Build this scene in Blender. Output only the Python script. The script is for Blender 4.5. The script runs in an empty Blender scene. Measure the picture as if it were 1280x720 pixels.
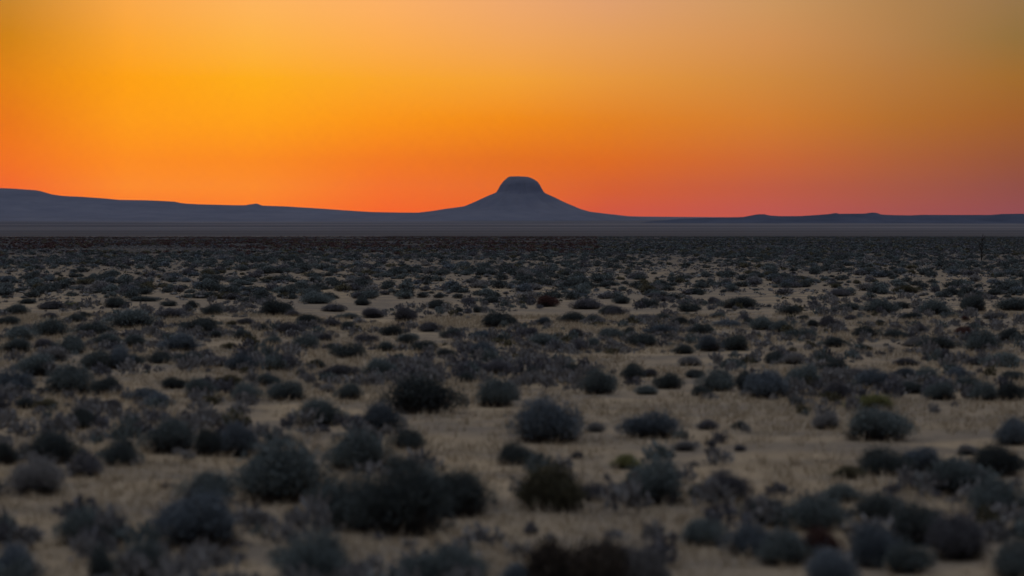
import bpy, math, random
import numpy as np
R = math.radians
random.seed(7); rng = np.random.default_rng(7)
S = bpy.context.scene
C = S.collection

# ------------------------------------------------------------------ camera
FPX, HOR, CAMZ = 3556.0, 280.0, 3.5          # focal length in 1280-px units, eye-level row, eye height
cam = bpy.data.objects.new('camera', bpy.data.cameras.new('camera')); C.objects.link(cam)
cam.data.lens = 100; cam.data.sensor_width = 36
cam.data.clip_start = 0.5; cam.data.clip_end = 90000
cam.location = (0, 0, CAMZ)
cam.rotation_euler = (R(90) - math.atan((360 - HOR) / FPX), 0, 0)
cam.data.dof.use_dof = True; cam.data.dof.focus_distance = 260; cam.data.dof.aperture_fstop = 1.2
S.camera = cam

HAZE_D, HAZE_R, HAZE_TOP = 1.5e-5, 12150, 174
# ------------------------------------------------------------------ helpers
def tag(o, label=None, cat=None, group=None, kind=None):
    if label: o['label'] = label
    if cat: o['category'] = cat
    if group: o['group'] = group
    if kind: o['kind'] = kind
    return o
def link(name, mesh, parent=None):
    o = bpy.data.objects.new(name, mesh); C.objects.link(o); o.parent = parent
    return o
def mesh_np(name, V, F, mats, midx=None, smooth=False):
    """V (n,3); F (m,k) with k = 3 or 4"""
    me = bpy.data.meshes.new(name)
    V = np.asarray(V, np.float32); F = np.asarray(F, np.int32); k = F.shape[1]
    me.vertices.add(len(V)); me.vertices.foreach_set('co', V.ravel())
    me.loops.add(F.size); me.loops.foreach_set('vertex_index', F.ravel())
    me.polygons.add(len(F))
    me.polygons.foreach_set('loop_start', np.arange(0, F.size, k, dtype=np.int32))
    me.polygons.foreach_set('loop_total', np.full(len(F), k, np.int32))
    for m in mats: me.materials.append(m)
    if midx is not None: me.polygons.foreach_set('material_index', np.asarray(midx, np.int32))
    if smooth: me.polygons.foreach_set('use_smooth', np.ones(len(F), bool))
    me.update(calc_edges=True); me.validate()
    return me
def grid_faces(nr, nc, wrap=False):
    i = np.arange(nr - 1)[:, None]; j = np.arange(nc if wrap else nc - 1)[None, :]
    j2 = (j + 1) % nc
    return np.stack([i*nc + j, i*nc + j2, (i+1)*nc + j2, (i+1)*nc + j], -1).reshape(-1, 4)

# smooth value noise in numpy
_P = rng.random((256, 256))
def vnoise(x, y):
    xi = np.floor(x).astype(int); yi = np.floor(y).astype(int)
    fx = x - xi; fy = y - yi
    fx = fx*fx*(3-2*fx); fy = fy*fy*(3-2*fy)
    a = _P[xi % 256, yi % 256]; b = _P[(xi+1) % 256, yi % 256]
    c = _P[xi % 256, (yi+1) % 256]; d = _P[(xi+1) % 256, (yi+1) % 256]
    return (a*(1-fx)+b*fx)*(1-fy) + (c*(1-fx)+d*fx)*fy
def fbm(x, y, n=4):
    s = 0; a = .5; x = np.asarray(x, float); y = np.asarray(y, float)
    for i in range(n):
        s = s + a*vnoise(x + 17.3*i, y + 9.1*i); x = x*2.03; y = y*2.03; a *= .5
    return s

# ------------------------------------------------------------------ terrain height
_RD = [0, 640, 800, 1000, 1400, 2000, 3000, 4200, 5600, 7000, 8200, 9300, 10500, 12700]
_RZ = [0, 0, -.30, -1.05, -2.7, -5.6, -8.3, -8.6, -7.0, -2.4, 4.0, 13.0, 22.0, 26.0]
def ground_z(x, y):
    x = np.asarray(x, float); y = np.asarray(y, float)
    d = np.hypot(x, y)
    z = np.interp(d, _RD, _RZ)
    near = np.clip((700 - d)/300, 0, 1)
    z = z + near*((fbm(x/17+40, y/23+40, 3) - .45)*.42*np.clip((d-8)/30, 0, 1))
    z = z + np.clip((d - 4500)/3000, 0, 1)*(fbm(x/900+7, y/1300+3, 3) - .45)*7
    return z
def px_ray(px, py):
    """direction (unit y) of an image point"""
    return (px - 640)/FPX, -(py - HOR)/FPX
def at(px, py):
    """where the sight line through an image point meets the ground"""
    dx, dz = px_ray(px, py)
    d = -CAMZ/dz
    for _ in range(25):
        z = float(ground_z(dx*d, d))
        d = d*.4 + .6*((z - CAMZ)/dz)
    return dx*d, d, float(ground_z(dx*d, d))

# ------------------------------------------------------------------ materials
def mat(name, build):
    m = bpy.data.materials.new(name); m.use_nodes = True
    nt = m.node_tree; b = nt.nodes['Principled BSDF']
    b.inputs['Roughness'].default_value = .95
    b.inputs['Specular IOR Level'].default_value = .15
    build(nt, b)
    return m
def ramp(nt, stops, inp=None, interp='LINEAR'):
    r = nt.nodes.new('ShaderNodeValToRGB'); cr = r.color_ramp; cr.interpolation = interp
    cr.elements[0].position = stops[0][0]; cr.elements[0].color = (*stops[0][1], 1)
    cr.elements[1].position = stops[-1][0]; cr.elements[1].color = (*stops[-1][1], 1)
    for p, c in stops[1:-1]:
        e = cr.elements.new(p); e.color = (*c, 1)
    if inp is not None: nt.links.new(inp, r.inputs[0])
    return r.outputs[0]
def noise(nt, vec, scale, detail=4, rough=.55):
    n = nt.nodes.new('ShaderNodeTexNoise'); n.inputs['Scale'].default_value = scale
    n.inputs['Detail'].default_value = detail; n.inputs['Roughness'].default_value = rough
    nt.links.new(vec, n.inputs['Vector'])
    return n.outputs['Fac']
def mixc(nt, f, a, b, mode='MIX'):
    n = nt.nodes.new('ShaderNodeMix'); n.data_type = 'RGBA'; n.blend_type = mode
    for s, v in ((n.inputs[0], f), (n.inputs[6], a), (n.inputs[7], b)):
        if hasattr(v, 'is_linked'): nt.links.new(v, s)
        elif isinstance(v, tuple): s.default_value = (*v, 1)
        else: s.default_value = v
    return n.outputs[2]
def mth(nt, op, a, b=None, clamp=False):
    n = nt.nodes.new('ShaderNodeMath'); n.operation = op; n.use_clamp = clamp
    for s, v in ((n.inputs[0], a), (n.inputs[1], b)):
        if v is None: continue
        if hasattr(v, 'is_linked'): nt.links.new(v, s)
        else: s.default_value = v
    return n.outputs[0]
def geo(nt): return nt.nodes.new('ShaderNodeNewGeometry').outputs['Position']

def foliage_mat(name, col, tip, var=.45):
    def b(nt, bs):
        oi = nt.nodes.new('ShaderNodeObjectInfo').outputs['Random']
        g = nt.nodes.new('ShaderNodeNewGeometry')
        isl = g.outputs['Random Per Island']
        n = noise(nt, g.outputs['Position'], 3.0, 3)
        c = mixc(nt, isl, col, tip)
        v = mth(nt, 'ADD', mth(nt, 'MULTIPLY', oi, var), mth(nt, 'MULTIPLY', n, .7))
        v = mth(nt, 'ADD', v, .65 - var/2)
        vv = nt.nodes.new('ShaderNodeCombineColor')
        for i in range(3): nt.links.new(v, vv.inputs[i])
        nt.links.new(mixc(nt, 1.0, c, vv.outputs[0], 'MULTIPLY'), bs.inputs['Base Color'])
    return mat(name, b)
FOL = {
 'g': foliage_mat('sage_grey_green', (.095,.120,.120), (.195,.228,.225)),
 'd': foliage_mat('sage_dark',       (.052,.064,.064), (.118,.138,.136)),
 'l': foliage_mat('sage_pale_grey',  (.175,.172,.170), (.290,.285,.280)),
 'b': foliage_mat('sage_blue_grey',  (.095,.118,.138), (.185,.220,.248)),
 'p': foliage_mat('sage_mauve_grey', (.092,.092,.102), (.172,.172,.188)),
 'o': foliage_mat('shrub_olive',     (.080,.074,.046), (.155,.142,.090)),
 'y': foliage_mat('shrub_yellow',    (.150,.160,.060), (.260,.250,.110)),
 'n': foliage_mat('shrub_brown',     (.062,.050,.040), (.130,.108,.088)),
 'r': foliage_mat('shrub_rust',      (.075,.040,.036), (.125,.065,.055)),
}
FKEYS = list(FOL); FMATS = [FOL[k] for k in FKEYS]
def _wood(nt, bs):
    n = noise(nt, geo(nt), 40, 3)
    nt.links.new(ramp(nt, [(.3, (.020,.017,.015)), (.7, (.055,.046,.040))], n), bs.inputs['Base Color'])
WOOD = mat('shrub_wood', _wood)
def _straw(nt, bs):
    g = nt.nodes.new('ShaderNodeNewGeometry')
    nt.links.new(ramp(nt, [(0, (.30,.235,.15)), (.5, (.44,.36,.25)), (1, (.56,.48,.36))], g.outputs['Random Per Island']), bs.inputs['Base Color'])
STRAW = mat('dry_straw', _straw)

def _ground(nt, bs):
    P = geo(nt)
    sep = nt.nodes.new('ShaderNodeSeparateXYZ'); nt.links.new(P, sep.inputs[0])
    X, Y = sep.outputs[0], sep.outputs[1]
    # near sand with patches of litter and pale crust
    big = noise(nt, P, .055, 4); mid = noise(nt, P, .45, 5, .6); fine = noise(nt, P, 6.0, 6, .7)
    sand = ramp(nt, [(.30, (.27,.200,.118)), (.5, (.40,.302,.185)), (.72, (.49,.385,.245))], fine)
    litter = ramp(nt, [(.35, (.15,.122,.088)), (.7, (.26,.208,.150))], fine)
    c = mixc(nt, ramp(nt, [(.42, (0,)*3), (.60, (1,)*3)], mid), sand, litter)
    c = mixc(nt, ramp(nt, [(.35, (.0,)*3), (.65, (.7,)*3)], big), c, mixc(nt, .5, (.19,.170,.145), litter))
    # the valley plain: scrub colour in long bands, grey-green to brown, with pale dry flats
    def stretch(sx, sy, ox=0):
        m = nt.nodes.new('ShaderNodeMapping'); m.inputs['Scale'].default_value = (sx, sy, 0)
        m.inputs['Location'].default_value = (ox, ox*.7, 0); nt.links.new(P, m.inputs[0]); return m.outputs[0]
    b1 = noise(nt, stretch(.00022, .0012), 1, 4, .6)
    b2 = noise(nt, stretch(.004, .012, 3), 1, 4, .65)
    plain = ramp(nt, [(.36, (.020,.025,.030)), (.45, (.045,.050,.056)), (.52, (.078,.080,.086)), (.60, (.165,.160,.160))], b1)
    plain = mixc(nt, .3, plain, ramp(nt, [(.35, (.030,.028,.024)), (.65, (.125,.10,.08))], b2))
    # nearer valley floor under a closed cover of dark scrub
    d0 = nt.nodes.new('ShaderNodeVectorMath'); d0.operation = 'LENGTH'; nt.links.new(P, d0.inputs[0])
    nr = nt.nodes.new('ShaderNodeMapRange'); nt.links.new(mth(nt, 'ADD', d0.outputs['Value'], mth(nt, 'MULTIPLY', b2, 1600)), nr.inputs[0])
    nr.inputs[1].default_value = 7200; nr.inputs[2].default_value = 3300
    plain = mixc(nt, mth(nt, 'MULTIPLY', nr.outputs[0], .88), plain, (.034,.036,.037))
    # pale playa on the left of the valley
    dy = mth(nt, 'ABSOLUTE', mth(nt, 'SUBTRACT', mth(nt, 'ADD', Y, mth(nt, 'MULTIPLY', X, -.35)), 2350))
    wob = mth(nt, 'MULTIPLY', noise(nt, stretch(.003, .003, 9), 1, 3), 330)
    inb = mth(nt, 'LESS_THAN', mth(nt, 'ADD', dy, wob), 330)
    lx = mth(nt, 'LESS_THAN', mth(nt, 'ADD', X, mth(nt, 'MULTIPLY', wob, .5)), -20)
    plain = mixc(nt, mth(nt, 'MULTIPLY', mth(nt, 'MULTIPLY', inb, lx), .85), plain, (.27,.24,.22))
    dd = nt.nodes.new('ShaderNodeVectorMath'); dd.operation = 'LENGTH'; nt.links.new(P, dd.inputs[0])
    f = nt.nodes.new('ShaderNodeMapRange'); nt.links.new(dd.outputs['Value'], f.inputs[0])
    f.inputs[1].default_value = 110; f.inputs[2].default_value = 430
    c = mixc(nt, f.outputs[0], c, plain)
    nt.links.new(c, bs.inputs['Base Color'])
    bp = nt.nodes.new('ShaderNodeBump'); bp.inputs['Strength'].default_value = .5; bp.inputs['Distance'].default_value = .03
    nt.links.new(fine, bp.inputs['Height']); nt.links.new(bp.outputs[0], bs.inputs['Normal'])
GROUND = mat('desert_ground', _ground)
def _rock(nt, bs):  # cool dark rock; extra blue painted in for the distance haze
    P = geo(nt)
    m = nt.nodes.new('ShaderNodeMapping'); m.inputs['Scale'].default_value = (.004, .004, .03); nt.links.new(P, m.inputs[0])
    n = noise(nt, m.outputs[0], 1, 5, .6); n2 = noise(nt, P, .012, 5, .6)
    c = mixc(nt, .5, ramp(nt, [(.3, (.072,.076,.098)), (.5, (.105,.110,.138)), (.7, (.145,.146,.170))], n),
             ramp(nt, [(.35, (.072,.077,.100)), (.65, (.125,.130,.155))], n2))
    nt.links.new(c, bs.inputs['Base Color'])
ROCK = mat('volcanic_rock_haze_blue', _rock)

def _basalt(nt, bs):  # near-black basalt, with the navy of hazy air put into its colour
    P = geo(nt)
    nt.links.new(ramp(nt, [(.35, (.018,.026,.046)), (.65, (.045,.056,.084))], noise(nt, P, .006, 5, .6)), bs.inputs['Base Color'])
BASALT = mat('dark_basalt_haze_blue', _basalt)
# ------------------------------------------------------------------ ground sheet
rr = np.concatenate([[1.0], np.geomspace(3, 24, 10), np.linspace(26, 140, 120), np.geomspace(143, 1000, 120), np.geomspace(1030, 12050, 130)])
th = np.concatenate([np.linspace(-180, -25, 40, endpoint=False), np.linspace(-25, -13, 24, endpoint=False),
                     np.linspace(-13, 13, 200, endpoint=False), np.linspace(13, 25, 24, endpoint=False), np.linspace(25, 180, 40, endpoint=False)])
TH, RR = np.meshgrid(np.radians(th), rr)
X = RR*np.sin(TH); Y = RR*np.cos(TH)
V = np.stack([X, Y, ground_z(X, Y)], -1).reshape(-1, 3)
F = grid_faces(len(rr), len(th), wrap=True)[:, ::-1]
nV = len(V)
V = np.vstack([V, [[0, 0, 0]]])
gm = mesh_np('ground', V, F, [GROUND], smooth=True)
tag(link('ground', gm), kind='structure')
# cap under the tripod
cap = mesh_np('ground_cap', np.vstack([V[:len(th)], [[0, 0, 0]]]),
              np.array([[i, (i+1) % len(th), len(th)] for i in range(len(th))])[:, ::-1], [GROUND])
tag(link('ground_patch', cap), kind='structure')

# ------------------------------------------------------------------ the butte
D = 10000.0
def sil(pts, D): return [((x-640)/FPX*D, CAMZ + (HOR-y)/FPX*D) for x, y in pts]
left = [(648,220.6),(640,220.8),(636.5,221),(634,222.2),(630,226),(625.3,231.5),(623,236),(620,240.6),(612,243.8),(604.7,247),(594,252),(580.6,257.6),(572,259),(556,261),(540,263.5),(520,266),(490,271),(460,277)]
right = [(648,220.6),(656,221),(659,221.3),(663,222.4),(667.5,224.3),(671.7,226.8),(675,231),(677,235),(679,238.5),(681,241),(687,243.9),(694,247),(704,252),(714.7,256.6),(725,261),(737,264.5),(761,267.2),(800,272),(840,278)]
cx0 = (648-640)/FPX*D
L = np.array([(cx0 - x, z) for x, z in sil(left, D)]); Rr = np.array([(x - cx0, z) for x, z in sil(right, D)])
nA, nR = 240, 150
rad = np.concatenate([np.linspace(0, 40, 8, endpoint=False), np.linspace(40, 110, 60, endpoint=False), np.linspace(110, 560, nR-68)])
A, RD = np.meshgrid(np.linspace(0, 2*math.pi, nA, endpoint=False), rad)
w = .5 + .5*np.cos(A)
H = w*np.interp(RD, Rr[:,0], Rr[:,1]) + (1-w)*np.interp(RD, L[:,0], L[:,1])
Af0 = lambda a: a*1.0
gul = fbm(A*nA/2/math.pi/7 + 3, RD/160, 3) - .45
mask = np.clip((RD-45)/40, 0, 1)*np.clip((560-RD)/250, 0, 1)
side = np.abs(np.sin(A))**.5                      # gullies lie on the faces, the outline keeps its line
H = H - mask*np.abs(gul)*15*(.25+.75*side)
wob = 1 + (fbm(A*3+5, RD/200, 2)-.4)*.12*side
flute = np.clip((RD-55)/12, 0, 1)*np.clip((108-RD)/10, 0, 1)     # cracked cliff columns under the rim
wob = wob - flute*np.abs(fbm(A*22+5, RD*0+2, 2)-.38)*.09*side
H = H + np.clip((62-RD)/10, 0, 1)*(fbm(Af0(A)*9, RD/30, 2)-.38)*3.5
Xb = cx0 + RD*wob*np.cos(A); Yb = D + RD*wob*np.sin(A)
bm_ = mesh_np('butte', np.stack([Xb, Yb, H], -1).reshape(-1, 3), grid_faces(len(rad), nA, wrap=True), [ROCK], smooth=False)
tag(link('butte', bm_), 'dark flat-topped butte with steep cliff crown rising alone on the horizon', kind='structure')

# ------------------------------------------------------------------ ridges (escarpments with real depth)
def ridge(name, pts, D, front, depth, back, rough, seed, m=None):
    P = np.array(sil(pts, D)); n = 520
    xs = np.linspace(P[0,0], P[-1,0], n)
    top = np.interp(xs, P[:,0], P[:,1])
    v = np.concatenate([np.linspace(0, 1, 46), [1.03, 1.3, 1.8, 2.4]])
    XX, VV = np.meshgrid(xs, v)
    base = ground_z(xs, np.full(n, D-front)) - 6
    u = np.clip(VV, 0, 1)
    prof = np.interp(u, [0, .45, .75, .9, 1], [0, .22, .52, .80, 1.0])
    g = fbm(XX/230+seed, VV*3+seed, 4) - .46
    g2 = np.abs(fbm(XX/95+seed, VV*1.5, 3) - .46)
    Z = base + (top - base)*prof - (4*u*(1-u))*(g2*rough*2.2) + (4*u*(1-u))*g*rough
    bk = np.clip((VV-1.03)/1.37, 0, 1)
    Z = Z - bk**1.5*(top - base)*1.02
    YY = D - front*(1-u) + np.clip(VV-1, 0, None)*back + (fbm(XX/400+seed, VV*0+seed, 3)-.5)*front*.5*(1-.6*u)
    me = mesh_np(name, np.stack([XX, YY, Z], -1).reshape(-1,3), grid_faces(len(v), n), [m or ROCK], smooth=False)
    return tag(link(name, me), kind='structure')
ridge('hills', [(-1500,226),(-900,221),(-500,228),(-200,231),(0,235),(15,235.6),(48,238),(56,240.3),(66,243.2),(80,245),(105,246.2),(135,248.3),(150,249.9),(185,250.4),(205,251.3),(222,252.2),(228,254.2),(250,255.4),(290,256.4),(306,256.6),(314,255.2),(319,253.6),(323,255.4),(328,257),(360,258.1),(380,259.4),(400,260.6),(430,262.8),(465,265),(500,265.6),(560,266),(640,266),(720,268),(800,270.6),(860,271.2),(980,272),(1100,273),(1400,274),(2000,274)],
      11300, 1300, 0, 420, 9, 11)
ridge('foothills', [(-1400,266),(-600,268),(-200,269.5),(0,270.4),(60,270.2),(150,271.3),(210,271),(300,272.6),(380,273),(430,274.3),(520,274.6),(600,276.5),(660,279)],
      9300, 700, 0, 500, 3, 51)
ridge('mesa', [(790,279),(850,273.5),(900,271.9),(930,271.2),(938,269.6),(946,267.9),(954,267.7),(960,269.3),(975,270.2),(1000,270.1),(1017,269),(1035,267.7),(1041,267.3),(1044,266.1),(1048,267.2),(1080,267),(1087,266.9),(1090,265.6),(1096,266),(1101,268.1),(1118,268.9),(1140,269.2),(1152,268.5),(1190,268.7),(1240,268.6),(1255,267.4),(1280,267.1),(1400,266),(1700,262),(2100,260),(2600,262)],
      8600, 650, 0, 900, 4, 31, BASALT)

# ------------------------------------------------------------------ shrubs
def unit(v): return v/np.maximum(np.linalg.norm(v, axis=-1, keepdims=True), 1e-9)
def foliage_arrays(r, n_leaf, leaf, upright=.35, lobes=None, open_=0.0):
    """leaf tufts spread through the volume of several overlapping lobes; footprint radius 1 (x) by .8 (y), height 1"""
    k = lobes or r.integers(7, 12)
    ang = r.random(k)*2*math.pi; rad = np.sqrt(r.random(k))*.68
    LX = rad*np.cos(ang); LY = rad*np.sin(ang)*.8
    LR = .26 + .26*r.random(k); LX[0] *= .3; LY[0] *= .3; LR[0] = .56
    LH = (.66 + .34*r.random(k))*(1 - .42*rad**2); LH[0] = 1.0
    wgt = LR**2*LH; wgt /= wgt.sum()
    li = r.choice(k, n_leaf, p=wgt)
    d = unit(r.normal(size=(n_leaf, 3))); d[:, 2] = np.where(d[:, 2] < -.12, -d[:, 2], d[:, 2])
    q = r.random(n_leaf)**.28; q = q*(1+open_*r.normal(size=n_leaf)*.12)
    c0 = .20 + .12*r.random(k)[li]                     # widest low down, skirts close to the ground
    dz_ = np.sign(d[:, 2])*np.abs(d[:, 2])**.75
    hz = LH[li]*np.where(d[:, 2] > 0, 1 - c0, c0)
    rx = np.sqrt(np.clip(1 - np.minimum(d[:, 2], 0)**2*.5, 0, 1))/np.maximum(np.sqrt(1-np.minimum(d[:, 2], 0)**2), .35)
    p = np.stack([LX[li] + d[:,0]*q*LR[li]*rx, LY[li] + d[:,1]*q*LR[li]*.9*rx, LH[li]*c0 + dz_*q*hz], -1)
    # sprigs break the outline
    m = r.random(n_leaf) < .24
    p[m] += d[m]*r.random((m.sum(), 1))*.20 + np.array([0, 0, .05])
    p[:, 2] = np.clip(p[:, 2], .02, None)
    up = unit(d + np.array([0, 0, upright*1.6]) + r.normal(size=(n_leaf, 3))*.6)
    sd = unit(np.cross(up, r.normal(size=(n_leaf, 3))))
    ln = leaf*(.6 + .8*r.random((n_leaf, 1))); wd = ln*(.20 + .14*r.random((n_leaf, 1)))
    a = p - up*ln*.5; b = p + sd*wd; c = p + up*ln*.5; e = p - sd*wd
    V = np.stack([a, b, c, e], 1).reshape(-1, 3)
    F = np.arange(len(V)).reshape(-1, 4)
    return V, F
def twig_arrays(r, n, ln, wd):
    d = unit(r.normal(size=(n, 3))); d[:, 2] = np.abs(d[:, 2])
    q = .15 + .70*r.random((n, 1))**.6 + .28*(r.random((n, 1)) < .10)
    p = d*q*np.array([.92, .80, .80]); p[:, 2] *= .95; p[:, 2] += .03
    up = unit(d*.8 + np.array([0, 0, .5]) + r.normal(size=(n, 3))*.4); sd = unit(np.cross(up, r.normal(size=(n, 3))))
    l = ln*(.5 + r.random((n, 1))); w = wd*(.5 + r.random((n, 1)))
    V = np.stack([p - up*l, p - up*l + sd*w, p + up*l, p + up*l - sd*w*.4], 1).reshape(-1, 3)
    V[:, 2] = np.clip(V[:, 2], 0, None)
    return V, np.arange(len(V)).reshape(-1, 4)
def join(a, b, ib):
    """two arrays in one; the second takes material ib (-1 keeps the tone)"""
    return np.vstack([a[0], b[0]]), np.vstack([a[1], b[1] + len(a[0])]), np.r_[np.full(len(a[1]), -1), np.full(len(b[1]), ib)]
def stem_arrays(r, n):
    Vs, Fs = [], []; o = 0
    for i in range(n):
        a = r.random()*2*math.pi; lean = .25 + .6*r.random(); x = np.zeros(3); x[:2] = r.normal(size=2)*.06
        x[2] = -.04
        d = unit(np.array([math.cos(a)*lean, math.sin(a)*lean*.85, .8])); rad = .022 + .012*r.random()
        ring = []
        for s in range(5):
            side = unit(np.cross(d, [0.3, .2, 1.0])); up2 = np.cross(d, side)
            rr_ = rad*(1 - s/5.5)
            ring.append([x + rr_*(math.cos(t)*side + math.sin(t)*up2) for t in (0, 2.09, 4.19)])
            x = x + d*.19; d = unit(d + r.normal(size=3)*.22 + np.array([0, 0, .05]))
        Vs += [p for rg in ring for p in rg]
        for s in range(4):
            for t in range(3):
                Fs.append([o+s*3+t, o+s*3+(t+1) % 3, o+(s+1)*3+(t+1) % 3, o+(s+1)*3+t])
        o += 15
    return np.array(Vs), np.array(Fs)
NPROTO = 12
PROTO = [foliage_arrays(np.random.default_rng(100+i), 9000, .055) for i in range(NPROTO)]
PROTO_UP = [foliage_arrays(np.random.default_rng(200+i), 6000, .10, upright=1.6, open_=1) for i in range(3)]
STEMS = [mesh_np('stems', *join(stem_arrays(np.random.default_rng(300+i), 16), twig_arrays(np.random.default_rng(350+i), 2600, .11, .011), 0)[:2], [WOOD]) for i in range(4)]
_cache = {}
def fol_mesh(i, tone, up=False):
    k = (i, tone, up)
    if k not in _cache:
        V, F = (PROTO_UP if up else PROTO)[i % (3 if up else NPROTO)]
        _cache[k] = mesh_np('foliage', V, F, [FOL[tone]])
    return _cache[k]

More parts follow.
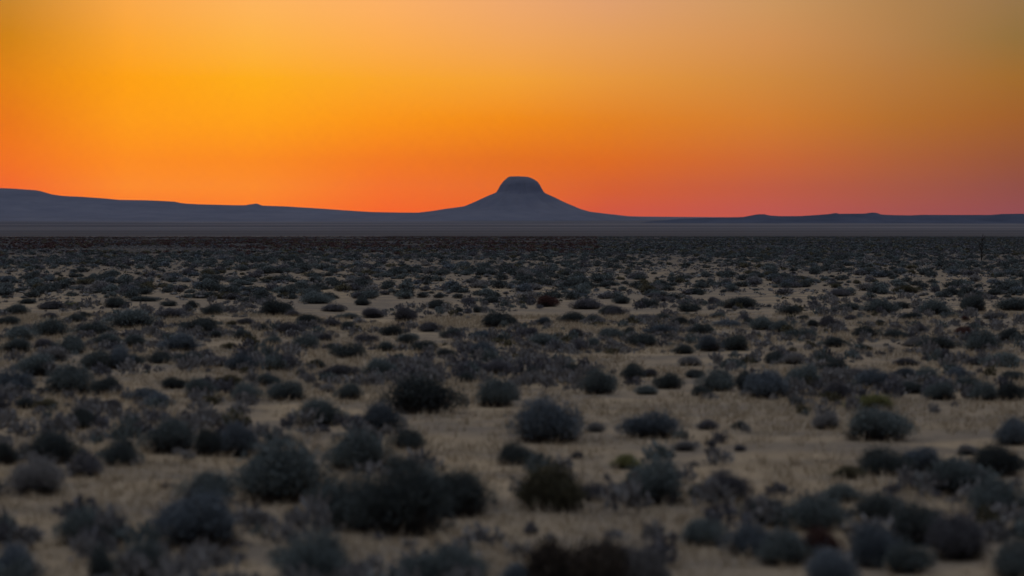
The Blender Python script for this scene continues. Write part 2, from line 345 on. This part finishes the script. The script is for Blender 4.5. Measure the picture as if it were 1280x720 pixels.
# catalogue of the bushes one can tell apart: column, row of the foot, width, height, tone
B = """99 539 34 26 d;165 549 22 14 d;209 571 60 44 g;258 574 38 35 d;295 575 42 46 b;147 586 42 38 d;60 585 62 42 d;42 624 62 48 l;102 600 42 32 p;109 687 82 48 g
208 614 16 8 p;256 632 62 38 g;244 692 103 68 b;172 732 64 50 g;122 735 28 52 d;12 735 64 50 b;3 585 26 30 d;18 684 14 12 l;350 634 116 86 g;336 555 14 12 d
397 536 56 34 g;475 546 48 40 b;509 565 42 26 d;448 594 78 54 g;500 598 30 26 d;440 668 84 78 g;503 676 104 88 d;568 652 88 60 d;535 628 36 46 g;387 737 92 70 g
555 747 104 58 g;645 585 44 30 d;525 521 86 48 d;620 512 48 34 g;685 558 80 60 b;722 576 14 9 p;816 552 68 34 b;744 543 22 13 l;885 540 24 13 p;926 540 18 11 d
857 567 28 13 l;926 567 15 9 p;890 560 12 8 p;783 590 36 20 y;693 644 78 54 o;742 630 38 24 p;823 636 74 58 g;877 626 32 17 d;909 634 52 42 p;948 655 42 30 g
664 672 18 16 p;881 688 54 36 g;940 700 58 42 b;698 742 70 58 n;752 746 84 60 n;806 746 58 52 l;650 738 44 30 b;1100 555 80 40 g;1095 517 60 18 y;1037 540 34 22 l
1270 560 42 34 b;1110 598 66 36 d;1062 602 36 17 o;1158 594 52 32 b;1200 624 78 46 g;1250 600 62 40 d;1211 572 26 13 l;1252 650 68 50 g;1057 632 46 24 g;1104 657 58 38 d
1020 668 92 44 g;965 660 36 32 d;1150 688 68 54 d;1030 700 50 36 r;985 712 66 44 g;1100 714 68 56 b;1205 706 72 60 p;1138 722 52 42 g;1042 744 58 52 b;1247 680 18 14 l
1276 728 54 48 g;32 382 20 7 d;19 396 28 13 g;63 389 36 10 p;93 386 20 6 y;142 387 28 15 d;178 379 40 6 d;211 385 18 7 d;239 387 15 9 d;248 375 20 7 d
211 400 38 12 p;161 413 58 23 g;92 405 24 10 d;105 399 15 7 d;61 400 20 7 p;8 409 28 11 d;59 423 42 23 g;22 428 36 18 g;112 421 46 15 d;86 445 34 23 g
130 435 36 15 g;166 437 28 16 g;16 444 36 18 g;53 440 28 14 p;248 418 42 17 d;189 422 11 9 d;206 427 18 9 p;224 442 42 21 b;120 465 38 23 g;147 464 30 26 b
167 459 22 14 d;197 457 30 15 d;233 458 34 15 d;64 455 38 17 l;44 473 48 27 g;12 497 42 34 b;82 497 56 38 g;132 497 38 20 d;215 489 30 14 d;248 500 36 23 g
179 505 38 17 b;294 363 16 6 d;282 376 34 8 o;317 380 38 8 d;366 369 20 8 d;264 396 26 12 d;287 391 18 7 d;342 397 40 18 d;366 398 18 8 p;394 382 40 14 g
453 384 18 10 d;416 392 30 9 p;466 400 28 12 p;386 408 32 12 d;306 408 20 8 p;289 412 11 9 o;327 416 17 9 d;256 419 22 18 d;300 426 22 10 d;267 425 17 9 d
361 421 34 15 p;413 411 26 9 p;434 415 17 11 d;434 401 28 7 g;489 422 28 13 d;505 405 28 18 p;340 433 22 11 g;383 439 28 18 g;405 429 22 9 p;456 431 26 11 p
508 432 22 11 d;436 450 38 18 d;414 441 10 9 d;482 442 22 12 g;314 445 11 11 d;285 439 20 8 o;301 466 34 21 b;271 461 28 13 p;347 465 42 20 p;395 463 21 11 d
422 475 46 15 p;374 472 10 7 d;474 475 38 23 g;499 466 19 12 p;283 485 34 13 o;332 486 30 15 g;306 504 36 22 g;358 504 46 24 g;436 503 30 21 g;409 493 19 10 l
547 388 26 11 d;574 392 10 6 d;596 393 11 7 d;586 382 18 8 p;614 381 26 8 d;652 381 14 7 d;683 386 28 13 r;621 412 38 19 d;640 409 15 10 d;680 409 19 10 b
715 406 32 14 d;742 407 22 10 d;764 396 26 12 d;733 389 40 14 p;537 417 28 12 p;563 425 26 11 d;512 428 22 9 g;606 430 32 13 b;626 430 15 9 d;531 442 30 14 d
586 437 9 7 p;601 446 36 15 b;557 449 21 11 d;664 425 22 13 p;680 437 36 17 g;722 425 20 11 p;722 442 24 15 p;741 439 19 14 g;763 426 30 13 g;659 451 13 6 p
688 461 12 9 d;521 468 36 19 l;587 470 36 15 p;582 481 19 12 d;624 471 32 18 p;668 478 24 16 d;716 476 32 19 d;750 496 40 33 g;638 503 24 24 l;778 382 20 10 d
808 387 26 10 d;818 374 18 6 p;830 379 12 6 p;861 392 24 11 d;892 382 15 8 p;925 388 44 14 d;871 370 24 7 d;770 397 26 12 p;988 396 28 11 d;1006 402 11 6 d
1018 385 13 8 p;795 406 22 9 d;809 404 20 9 p;831 403 24 9 d;851 410 20 11 d;898 400 18 7 g;931 404 18 9 p;938 410 18 9 d;911 412 30 10 b;955 415 28 17 g
979 418 24 15 g;1017 411 15 9 d;1004 427 34 14 g;771 427 22 13 g;787 421 14 10 d;826 420 36 11 b;877 420 28 12 d;805 436 38 15 d;837 426 17 6 d;856 445 24 11 d
889 442 28 20 b;922 441 34 19 d;864 460 28 11 l;915 461 30 11 g;940 456 22 7 g;970 457 26 15 d;996 458 30 15 l;791 478 26 21 d;811 474 22 10 p;836 489 34 19 d
809 496 28 11 g;869 475 24 10 d;899 492 44 27 g;934 492 26 24 d;877 498 24 13 d;962 502 52 34 b;1009 492 44 31 g;1050 373 26 9 p;1101 368 18 8 d;1136 369 30 10 o
1191 371 22 9 d;1245 371 22 8 d;1062 390 34 9 d;1104 394 40 17 g;1130 388 18 8 d;1172 396 36 20 g;1221 392 32 20 d;1272 391 42 17 g;1037 412 22 15 p;1142 402 24 9 d
1101 409 13 7 d;1064 402 15 6 p;1190 399 24 7 g;1243 401 26 8 l;1084 425 30 15 d;1120 426 32 12 d;1153 420 15 13 p;1208 421 24 11 r;1208 404 9 7 r;1046 437 28 13 d
1084 441 15 7 o;1146 436 24 12 l;1178 439 46 15 d;1233 443 46 27 g;1264 431 30 17 d;1046 469 34 17 d;1136 460 30 10 p;1162 453 17 6 p;1256 461 48 17 g;1225 459 22 10 p
1097 490 46 25 b;1071 477 26 13 p;1134 478 32 15 b;1162 485 36 23 g;1140 495 38 15 d;1201 477 32 15 b;1211 490 32 15 g;1050 503 36 23 p;1180 503 38 21 g;1235 504 38 23 g
1268 504 32 23 d;1268 478 30 11 d;257 532 42 19 l;196 512 36 17 b;55 515 28 13 o;31 514 26 13 d;138 516 24 13 p"""
BUSH = [tuple(t.split()) for row in B.split('\n') for t in row.split(';')]
BUSH = [(int(a), int(b), int(c), int(d), e) for a, b, c, d, e in BUSH]

# landmarks other bushes are described by: (column, row) -> (short name, full label)
LM = {
 (503,676): ('the largest clump', 'largest very dark sagebrush near the bottom, right half of the double clump'),
 (440,668): (None, 'big dark sagebrush that is the left half of the large double clump'),
 (350,634): ('the huge dome', 'huge dark dome of sagebrush behind and left of the largest clump'),
 (244,692): ('the broad lower-left bush', 'broad blue-grey sagebrush on straw ground left of the largest clump'),
 (109,687): ('the low lower-left bush', 'low wide sagebrush alone on the straw patch at lower left'),
 (387,737): ('the bottom-edge bush', 'large sagebrush cut by the bottom edge, left below the largest clump'),
 (555,747): ('the lowest bush', 'wide sagebrush barely rising over the bottom edge, right below the largest clump'),
 (525,521): ('the black mound', 'wide black sagebrush mound at the left end of the bare central sand'),
 (685,558): ('the round blue-grey bush', 'round blue-grey sagebrush in the middle of the bare central sand'),
 (693,644): ('the olive bush', 'olive-brown shrub on sand right of the largest clump'),
 (783,590): ('the yellow tuft', 'small yellow-green shrub on sand right of centre'),
 (823,636): ('the tall bushy sage', 'tall grey-green sagebrush right of the olive bush, below the yellow tuft'),
 (909,634): ('the mauve bush', 'mauve-grey sagebrush standing right of the tall bushy grey-green one'),
 (752,746): ('the brown bottom shrub', 'upright brown shrub cut by the bottom edge right of centre'),
 (1100,555): ('the long bush', 'long grey-green sagebrush in front of the yellow-green shrub at right'),
 (1095,517): ('the yellow-green strip', 'low wide yellow-green shrub at the back edge of the right-hand sand'),
 (1030,700): ('the rusty bush', 'rusty red-brown shrub low in the dense lower-right thicket'),
 (1205,706): ('the big mauve bush', 'big mauve-grey sagebrush near the lower right corner'),
 (1252,650): ('the right-edge bush', 'rounded grey-green sagebrush near the right edge above the big mauve bush'),
 (1020,668): ('the thicket top', 'wide grey-green sagebrush at the upper left of the lower-right thicket'),
 (1208,421): ('the dark red bush', 'small dark red shrub far out on the right, redder than all around'),
 (683,386): ('the rust-brown bush', 'small rust-brown shrub far out just right below the butte'),
 (621,412): ('the far black mound', 'dark wide sagebrush mound on pale ground straight below the butte'),
 (925,388): ('the far long bush', 'long dark sagebrush on pale ground far out right of centre'),
 (161,413): ('the far left mound', 'wide grey-green sagebrush mound far out on the left'),
 (342,397): ('the dark oval', 'dark oval sagebrush far out below the low knob of the left skyline'),
 (86,445): ('the left round bush', 'rounded grey-green sagebrush near the left edge in the middle distance'),
 (436,450): ('the dark dish', 'dark low sagebrush in the middle distance behind and left of the black mound'),
 (922,441): ('the dark drum', 'dark square-topped sagebrush in middle distance right, touching a blue-grey one'),
 (962,502): ('the blue clump', 'wide blue-grey sagebrush at the back edge of the right-hand bare sand'),
 (716,476): ('the dark centre bush', 'dark sagebrush beyond the round blue-grey bush, right of centre'),
 (1046,469): ('the dark block', 'dark blocky sagebrush on pale ground beyond the right-hand sand'),
 (1233,443): ('the right leafy bush', 'wide grey-green sagebrush near the right edge below the dark red bush'),
 (1221,392): ('the far right mound', 'tall dark sagebrush mound far out near the right edge'),
 (301,466): ('the bluish ball', 'round blue-grey sagebrush in the middle distance left of centre'),
 (448,594): ('the leaning bush', 'wide grey-green sagebrush directly behind the largest double clump'),
 (60,585): ('the left dark bush', 'wide dark sagebrush near the left edge beyond the straw patch'),
 (209,571): ('the broad grey bush', 'broad grey-green sagebrush at the back of the left straw patch'),
 (1104,394): ('the far grey mound', 'grey-green sagebrush mound far out left of the far right mound'),
 (805,436): ('the flat dark bush', 'flat dark sagebrush at the back of a bare strip right of centre'),
}
TONE = {'g': 'grey-green', 'd': 'dark', 'l': 'pale grey', 'b': 'blue-grey', 'p': 'mauve-grey', 'o': 'olive', 'n': 'brown', 'y': 'yellow-green', 'r': 'rust-red'}
def size_word(px, py, w, h):
    m = w*CAMZ/max(py-HOR, 1)
    return 'tiny' if m < .42 else 'small' if m < .72 else 'mid-sized' if m < 1.0 else 'large'
def relation(dx, dy):
    a = math.degrees(math.atan2(-dy*2.4, dx)) % 360      # rows shrink with distance
    k = int(((a + 22.5) % 360)//45)
    return ['to the right of', 'behind and right of', 'straight behind', 'behind and left of', 'to the left of',
            'in front and left of', 'in front of', 'in front and right of'][k]
labels = {}; used = set(v[1] for v in LM.values())
marks = [(k, v[0]) for k, v in LM.items() if v[0]]
order = sorted([b for b in BUSH if (b[0], b[1]) not in LM], key=lambda b: min(math.hypot(b[0]-k[0], (b[1]-k[1])*2.4) for k, _ in marks))
for b in order:
    x, y, w, h, t = b
    near = sorted(marks, key=lambda m: math.hypot(x-m[0][0], (y-m[0][1])*2.4))
    kind = 'shrub' if t in 'oyrn' else 'sagebrush'
    shape = 'flat ' if w/h > 2.9 else 'upright ' if w/h < 1.15 else ''
    done = None
    for m, nm in near[:4]:
        rel = relation(x-m[0], y-m[1])
        for extra in ('', shape):
            s = f"{size_word(x,y,w,h)} {extra}{TONE[t]} {kind} {rel} {nm}"
            if s not in used: done = s; break
        if done: break
    if not done:
        (m1, n1), (m2, n2) = near[0], near[1]
        done = f"{size_word(x,y,w,h)} {shape}{TONE[t]} {kind} between {n1} and {n2}"
        if done in used:
            (m2, n2) = near[2]
            done = f"{size_word(x,y,w,h)} {shape}{TONE[t]} {kind} between {n1} and {n2}"
    used.add(done); labels[(x, y)] = done

placed = []
for i, (px, py, w, h, t) in enumerate(BUSH):
    x, y, z = at(px, py - 2)
    s = y/FPX                                        # metres per pixel there
    W = w*s*1.30; Hh = h*s*(.98 if py > 520 else 1.04)
    r = random.Random(i*13+5)
    kind = 'shrub' if t in 'oyrn' else 'sagebrush'
    root = link(kind, None)
    lab = LM[(px, py)][1] if (px, py) in LM else labels[(px, py)]
    tag(root, lab, 'bush', 'bushes scattered over the desert plain')
    root.location = (x, y + W*.35, z); root.rotation_euler = (0, 0, 0)
    up = (px, py) in ((698,742), (752,746), (806,746), (693,644))
    flip = r.choice((-1, 1))
    f = link('foliage', fol_mesh(r.randrange(NPROTO), t, up), root)
    f.scale = (W*.52*flip, W*.56*r.uniform(.9, 1.1), Hh*r.uniform(.96, 1.03))
    st = link('stems', STEMS[i % 4], root); st.scale = (W*.50, W*.50, Hh*.84); st.rotation_euler = (0, 0, r.random()*6.3)
    placed.append((x, y + W*.35, W*.5))

# thin tall dead plant and small bushes by it, far out at the right edge
def snag(px, py, hpx, label):
    x, y, z = at(px, py); s = y/FPX; root = link('dead_shrub', None); root.location = (x, y, z)
    tag(root, label, 'dead bush')
    r = np.random.default_rng(77); Vs, Fs = [], []; o = 0
    def limb(p, d, n, ln, rad):
        nonlocal o
        for s_ in range(n):
            side = unit(np.cross(d, [.3, .2, 1.0])); u2 = np.cross(d, side); k = rad*(1 - s_/(n+.5))
            Vs.extend([p + k*(math.cos(t)*side + math.sin(t)*u2) for t in (0, 1.57, 3.14, 4.71)])
            if s_:
                for t in range(4): Fs.append([o-4+t, o-4+(t+1) % 4, o+(t+1) % 4, o+t])
            o += 4; p = p + d*ln/(n-1); d = unit(d + r.normal(size=3)*.14)
    H = hpx*s
    limb(np.zeros(3), np.array([.03, 0, 1.]), 8, H, .085)
    trunk = mesh_np('trunk', np.array(Vs), np.array(Fs), [WOOD]); link('trunk', trunk, root)
    Vs.clear(); Fs.clear(); o = 0
    for k in range(34):
        hgt = H*(.10 + .85*r.random()); a = r.random()*6.3
        limb(np.array([.03*hgt, 0, hgt]), unit(np.array([math.cos(a)*.55, math.sin(a)*.55, .75])), 4, .25 + .5*r.random(), .024)
    link('branches', mesh_np('branches', np.array(Vs), np.array(Fs), [WOOD]), root)
snag(1227, 325, 29, 'thin tall bare dark plant far out near the right edge')

# ------------------------------------------------------------------ the uncountable rest of the bushes
NW = len(FMATS)
P_hi = [join(foliage_arrays(np.random.default_rng(400+i), 2200, .11), twig_arrays(np.random.default_rng(450+i), 700, .13, .02), NW) for i in range(5)]
P_mid = [join(foliage_arrays(np.random.default_rng(500+i), 900, .125, upright=0), twig_arrays(np.random.default_rng(550+i), 200, .18, .04), NW) for i in range(8)]
P_lo = [join(foliage_arrays(np.random.default_rng(600+i), 300, .19, upright=0), twig_arrays(np.random.default_rng(650+i), 60, .22, .07), NW) for i in range(8)]
P_far = [join(foliage_arrays(np.random.default_rng(700+i), 70, .36, upright=0), twig_arrays(np.random.default_rng(750+i), 20, .26, .12), NW) for i in range(8)]
hi, mid, lo, far = [], [], [], []
def pick_tone(x, y):
    d = math.hypot(x, y); u = rng.random(); az = x/max(y, 1)
    if d > 300 and az < .03 and u < .55*min(1, (d-300)/120): return FKEYS.index('r')
    if d > 300: return FKEYS.index('d' if u < .4 else 'g' if u < .55 else 'o' if u < .75 else 'p')
    return FKEYS.index('d' if u < .50 else 'g' if u < .68 else 'p' if u < .80 else 'b' if u < .86 else 'l' if u < .94 else 'o')
# outside the photograph's frame, near
n = 0
while n < 230:
    y = rng.uniform(14, 130); x = rng.uniform(-1, 1)*y*.42
    if abs(x) < y*.192: continue
    W = rng.uniform(.5, 1.35); n += 1
    hi.append((x, y, float(ground_z(x, y)), W, W*rng.uniform(.42, .7), pick_tone(x, y), n))
# further out
def field(y0, y1, dens, lst, wr, hr, half=.25):
    area = half*(y1*y1 - y0*y0); k = int(area*dens)
    y = np.sqrt(rng.uniform(y0*y0, y1*y1, k)); x = rng.uniform(-half, half, k)*y
    den = fbm(x/14+3, y/30+8, 3); den2 = fbm(x/45+33, y/120+18, 2)
    keep = (den + .6*den2) > .42 + .40*rng.random(k)
    x, y = x[keep], y[keep]; z = ground_z(x, y)
    W = wr[0] + (wr[1]-wr[0])*rng.random(len(x))**1.5
    for i in range(len(x)):
        lst.append((x[i], y[i], z[i], W[i], W[i]*rng.uniform(*hr), pick_tone(x[i], y[i]), i))
field(133, 210, .34, mid, (.35, 1.35), (.28, .42))
field(210, 340, .34, lo, (.4, 1.35), (.26, .40))
field(340, 520, .44, far, (.5, 1.4), (.24, .38)); field(520, 640, .30, far, (.4, 1.1), (.22, .34)); field(640, 820, .16, far, (.4, 1.0), (.2, .3)); field(820, 1200, .06, far, (.5, 1.1), (.2, .3))
parts = [(hi, P_hi), (mid, P_mid), (lo, P_lo), (far, P_far)]
VV, FF, MI = [], [], []; o = 0
for spots, pr in parts:
    for (x, y, z, W, Hh, ti, pi) in spots:
        V, F, mi = pr[pi % len(pr)]
        a = rng.random()*6.283; ca, sa = math.cos(a), math.sin(a)
        U = V*np.array([W*.52, W*.52, Hh])
        VV.append(np.stack([U[:,0]*ca - U[:,1]*sa + x, U[:,0]*sa + U[:,1]*ca + y, U[:,2] + z], -1))
        FF.append(F + o); MI.append(np.where(mi < 0, ti, mi)); o += len(V)
me = mesh_np('distant_scrub', np.concatenate(VV), np.concatenate(FF), FMATS + [WOOD], np.concatenate(MI))
tag(link('distant_scrub', me), 'countless dark sagebrush bushes merging toward the far edge of the plain', 'bushes', kind='stuff')
print('distant bushes', len(hi), len(mid), len(lo), len(far), 'faces', len(me.polygons))

# low pale scrub between the bushes
P_sc = [foliage_arrays(np.random.default_rng(800+i), 110, .30, upright=.9) for i in range(8)]
# the open sandy flats, where nothing but grass grows
BARE = [(600,560,62,55),(625,612,48,60),(1000,585,95,48),(1190,515,120,15),(790,520,170,15),(130,645,150,42),(430,700,60,20),(800,660,90,14),(60,455,30,8),(230,478,90,10),(860,470,70,6),(860,450,60,6),(1110,460,60,9),(650,400,60,10),(700,395,30,9),(400,380,70,6)]
VV, FF, MI = [], [], []; o = 0
def cover(y0, y1, dens, half=.26, lo_=.40, sz=1.0, flat=1.0, pale=.62):
    global o
    k = int(half*(y1*y1-y0*y0)*dens)
    y = np.sqrt(rng.uniform(y0*y0, y1*y1, k)); x = rng.uniform(-half, half, k)*y
    pn = fbm(x/3.5+60, y/9+20, 3)
    keep = pn > lo_ + .22*rng.random(k); x, y = x[keep], y[keep]; z = ground_z(x, y)
    px_ = 640 + x/y*FPX; py_ = HOR + (CAMZ - z)/y*FPX; ok = np.ones(len(x), bool)
    for cx, cy, rx, ry in BARE:
        ok &= ~((((px_-cx)/rx)**2 + ((py_-cy)/ry)**2 < 1) & (rng.random(len(x)) < .9))
    x, y, z = x[ok], y[ok], z[ok]
    for i in range(len(x)):
        V, F = P_sc[i % 8]; W = (.18 + .46*rng.random()**2)*sz; a = rng.random()*6.28
        U = V*np.array([W*.5, W*.5, W*rng.uniform(.4, .8)*flat]); ca, sa = math.cos(a), math.sin(a)
        VV.append(np.stack([U[:,0]*ca - U[:,1]*sa + x[i], U[:,0]*sa + U[:,1]*ca + y[i], U[:,2]+z[i]], -1))
        u = rng.random(); ti = FKEYS.index('l' if u < pale else 'p' if u < max(.82, pale + .05) else 'g' if u < .95 else 'o')
        FF.append(F+o); MI.append(np.full(len(F), ti)); o += len(V)
cover(20, 75, 2.5, lo_=.36, sz=1.25, flat=.8); cover(75, 130, 2.0, lo_=.32, sz=1.15, flat=.7)
P_sc = [foliage_arrays(np.random.default_rng(900+i), 18, .62, upright=0) for i in range(8)]
cover(130, 460, .62, lo_=.22, sz=1.15, flat=.5, pale=.84)
me = mesh_np('low_scrub', np.concatenate(VV), np.concatenate(FF), FMATS, np.concatenate(MI))
tag(link('low_scrub', me), 'low pale grey ground scrub between the sagebrush', 'ground cover', kind='stuff')
print('low scrub faces', len(me.polygons))

# dry grass: blades in tufts
k = 70000
y = np.sqrt(rng.uniform(18**2, 110**2, k)); x = rng.uniform(-.26, .26, k)*y
keep = fbm(x/2.2+10, y/4+50, 3) > .26 + .22*rng.random(k); x, y = x[keep], y[keep]; k = len(x)
nb = 7
bx = np.repeat(x, nb) + rng.normal(size=k*nb)*.05; by = np.repeat(y, nb) + rng.normal(size=k*nb)*.05
bz = ground_z(bx, by)
ht = np.repeat(.05 + .13*rng.random(k)**1.6, nb)*(.5 + .8*rng.random(k*nb))
dr = rng.normal(size=(k*nb, 2))*.45
wd = .006 + .006*rng.random(k*nb); an = rng.random(k*nb)*3.14
ox, oy = wd*np.cos(an), wd*np.sin(an)
a = np.stack([bx-ox, by-oy, bz-.01], -1); b = np.stack([bx+ox, by+oy, bz-.01], -1)
c = np.stack([bx+dr[:,0]*ht, by+dr[:,1]*ht, bz+ht], -1)
V = np.stack([a, b, c], 1).reshape(-1, 3)
me = mesh_np('dry_grass', V, np.arange(len(V)).reshape(-1, 3), [STRAW])
tag(link('dry_grass', me), 'short straw-coloured dry grass on the sandy ground', 'grass', kind='stuff')

# ------------------------------------------------------------------ haze
hm = bpy.data.meshes.new('haze')
x0, x1, y0, y1, z0, z1 = -HAZE_R, HAZE_R, -HAZE_R, HAZE_R, -14, HAZE_TOP
# the ground outside the disc lies inside too
vs = [(x, y, z) for z in (z0, z1) for y in (y0, y1) for x in (x0, x1)]
hm.from_pydata(vs, [], [(0,2,3,1),(4,5,7,6),(0,1,5,4),(2,6,7,3),(0,4,6,2),(1,3,7,5)])
hmat = bpy.data.materials.new('haze_air'); hmat.use_nodes = True
nt = hmat.node_tree; nt.nodes.remove(nt.nodes['Principled BSDF'])
pv = nt.nodes.new('ShaderNodeVolumePrincipled')
HAZE_C = (.42, .56, 1.0)
pv.inputs['Color'].default_value = (*HAZE_C, 1); pv.inputs['Density'].default_value = HAZE_D
pv.inputs['Anisotropy'].default_value = 0.0
nt.links.new(pv.outputs[0], nt.nodes['Material Output'].inputs['Volume'])
hm.materials.append(hmat)
tag(link('haze', hm), 'thin bluish evening haze over the valley', 'haze', kind='stuff')

# ------------------------------------------------------------------ sky
W = bpy.data.worlds.new('World'); S.world = W; W.use_nodes = True
nt = W.node_tree; bg = nt.nodes['Background']
def lin(c):
    return tuple((v/255/12.92) if v <= 10.3 else ((v/255+.055)/1.055)**2.4 for v in c)
tc = nt.nodes.new('ShaderNodeTexCoord'); sp = nt.nodes.new('ShaderNodeSeparateXYZ')
nt.links.new(tc.outputs['Generated'], sp.inputs[0])
elev = mth(nt, 'MULTIPLY', mth(nt, 'ARCSINE', sp.outputs[2]), 180/math.pi)
az = mth(nt, 'MULTIPLY', mth(nt, 'ARCTAN2', sp.outputs[0], sp.outputs[1]), 180/math.pi)
def pos(e):                                   # elevation in degrees -> ramp position, finer near the horizon
    return min(1, math.sqrt(max(e, 0)/90))
ep = mth(nt, 'SQRT', mth(nt, 'DIVIDE', mth(nt, 'MAXIMUM', elev, 0), 90))
def row(y): return math.degrees(math.atan((HOR - y)/FPX))
UP = [(9, (148,134,124)), (20, (138,138,146)), (45, (158,160,170)), (90, (214,218,226))]
UPB = [(9, (46,50,62)), (20, (68,72,84)), (45, (150,154,166)), (90, (214,218,226))]      # away from the glow
ROWS = [262, 235, 200, 150, 100, 50, 6]
TAB = {   # column of the photograph -> display colours from the horizon up
 12:  [(238,97,8),(242,105,4),(240,115,0),(232,120,0),(225,130,10),(208,130,25),(200,133,45)],
 160: [(248,118,4),(253,139,0),(252,140,0),(254,155,0),(254,160,15),(252,165,50),(250,168,72)],
 320: [(252,124,4),(252,138,2),(250,138,0),(255,160,0),(254,172,30),(254,178,70),(254,180,92)],
 480: [(244,104,12),(243,114,6),(242,122,5),(250,148,10),(250,165,45),(252,172,80),(252,176,100)],
 640: [(230,98,30),(228,108,18),(226,112,12),(240,138,22),(243,160,55),(240,165,90),(238,168,108)],
 760: [(208,88,64),(212,96,50),(220,108,35),(226,130,38),(230,150,62),(228,158,90),(224,160,110)],
 960: [(188,88,78),(190,92,66),(200,104,55),(208,124,50),(206,136,64),(208,144,84),(204,150,95)],
 1120:[(164,84,78),(166,88,68),(172,96,58),(178,110,48),(180,120,62),(178,128,76),(176,130,80)],
 1268:[(145,78,80),(145,80,70),(150,85,58),(160,96,46),(160,107,48),(147,112,62),(150,116,74)],
}
HZ_J = (.07, .09, .17)        # light the haze adds at full depth; the sky behind it is brighter by what it takes
def behind_haze(c, e):
    L = min(HAZE_R, HAZE_TOP/max(math.tan(R(e)), 1e-6)); T = math.exp(-HAZE_D*L)
    return tuple(max(0.0, (v - (1-T)*j)/T) for v, j in zip(c, HZ_J))
COL = [(-60, [(268,(105,70,68)),(200,(115,85,75)),(100,(120,98,85)),(0,(125,108,98))], 0)]
COL += [(math.degrees(math.atan((x - 640)/FPX)), list(zip(ROWS, cs)), 1) for x, cs in TAB.items()]
COL += [(40, [(268,(84,66,76)),(200,(90,76,82)),(100,(98,88,90)),(0,(110,100,98))], 0),
        (110, [(268,(40,43,54)),(200,(43,46,57)),(100,(48,51,62)),(0,(55,59,72))], 2),
        (180, [(268,(36,40,52)),(200,(40,44,55)),(100,(46,50,60)),(0,(54,58,72))], 2)]
prev = None; pa = None
for a_, stops, _ in COL:
    st = sorted([(pos(row(yy)), behind_haze(lin(c), row(yy)) if _ == 1 else lin(c)) for yy, c in stops]) + [(pos(e), lin(c)) for e, c in (UPB if _ == 2 else UP)]
    col = ramp(nt, st, ep)
    if prev is None: prev = col
    else:
        mr = nt.nodes.new('ShaderNodeMapRange'); mr.interpolation_type = 'LINEAR'
        mr.inputs[1].default_value = pa; mr.inputs[2].default_value = a_
        nt.links.new(az, mr.inputs[0]); prev = mixc(nt, mr.outputs[0], prev, col)
    pa = a_
# the part of the sky behind the camera closes the circle at the left
mr = nt.nodes.new('ShaderNodeMapRange'); mr.inputs[1].default_value = -60; mr.inputs[2].default_value = -180
nt.links.new(az, mr.inputs[0])
back = ramp(nt, sorted([(pos(row(yy)), lin(c)) for yy, c in COL[-1][1]]) + [(pos(e), lin(c)) for e, c in UPB], ep)
prev = mixc(nt, mr.outputs[0], prev, back)
# physical twilight dome added above
sky = nt.nodes.new('ShaderNodeTexSky'); sky.sky_type = 'NISHITA'; sky.sun_disc = False
sky.sun_elevation = R(-1.0); sky.sun_rotation = R(-5); sky.air_density = 1; sky.dust_density = 2; sky.ozone_density = 3
up = nt.nodes.new('ShaderNodeMapRange'); up.inputs[1].default_value = 6; up.inputs[2].default_value = 35
nt.links.new(elev, up.inputs[0])
ns = nt.nodes.new('ShaderNodeVectorMath'); ns.operation = 'SCALE'; nt.links.new(sky.outputs[0], ns.inputs[0])
nt.links.new(mth(nt, 'MULTIPLY', up.outputs[0], .10), ns.inputs['Scale'])
SKY_LIGHT = 1.0
nt.links.new(mixc(nt, 1.0, prev, ns.outputs[0], 'ADD'), bg.inputs[0])
bg.inputs[1].default_value = SKY_LIGHT

# the last warm glow of the sun just under the horizon
sun = bpy.data.objects.new('sun', bpy.data.lights.new('sun', 'SUN')); C.objects.link(sun)
sun.data.energy = .02; sun.data.angle = R(10); sun.data.color = (1, .55, .25)
sun.rotation_euler = (R(88), 0, R(180 - 5))

S.view_settings.view_transform = 'Standard'; S.view_settings.look = 'None'
S.view_settings.exposure = 0; S.view_settings.gamma = 1; S.view_settings.use_curve_mapping = False
S.cycles.use_denoising = True
S.cycles.max_bounces = 5; S.cycles.diffuse_bounces = 3; S.cycles.volume_bounces = 1; S.cycles.transparent_max_bounces = 4
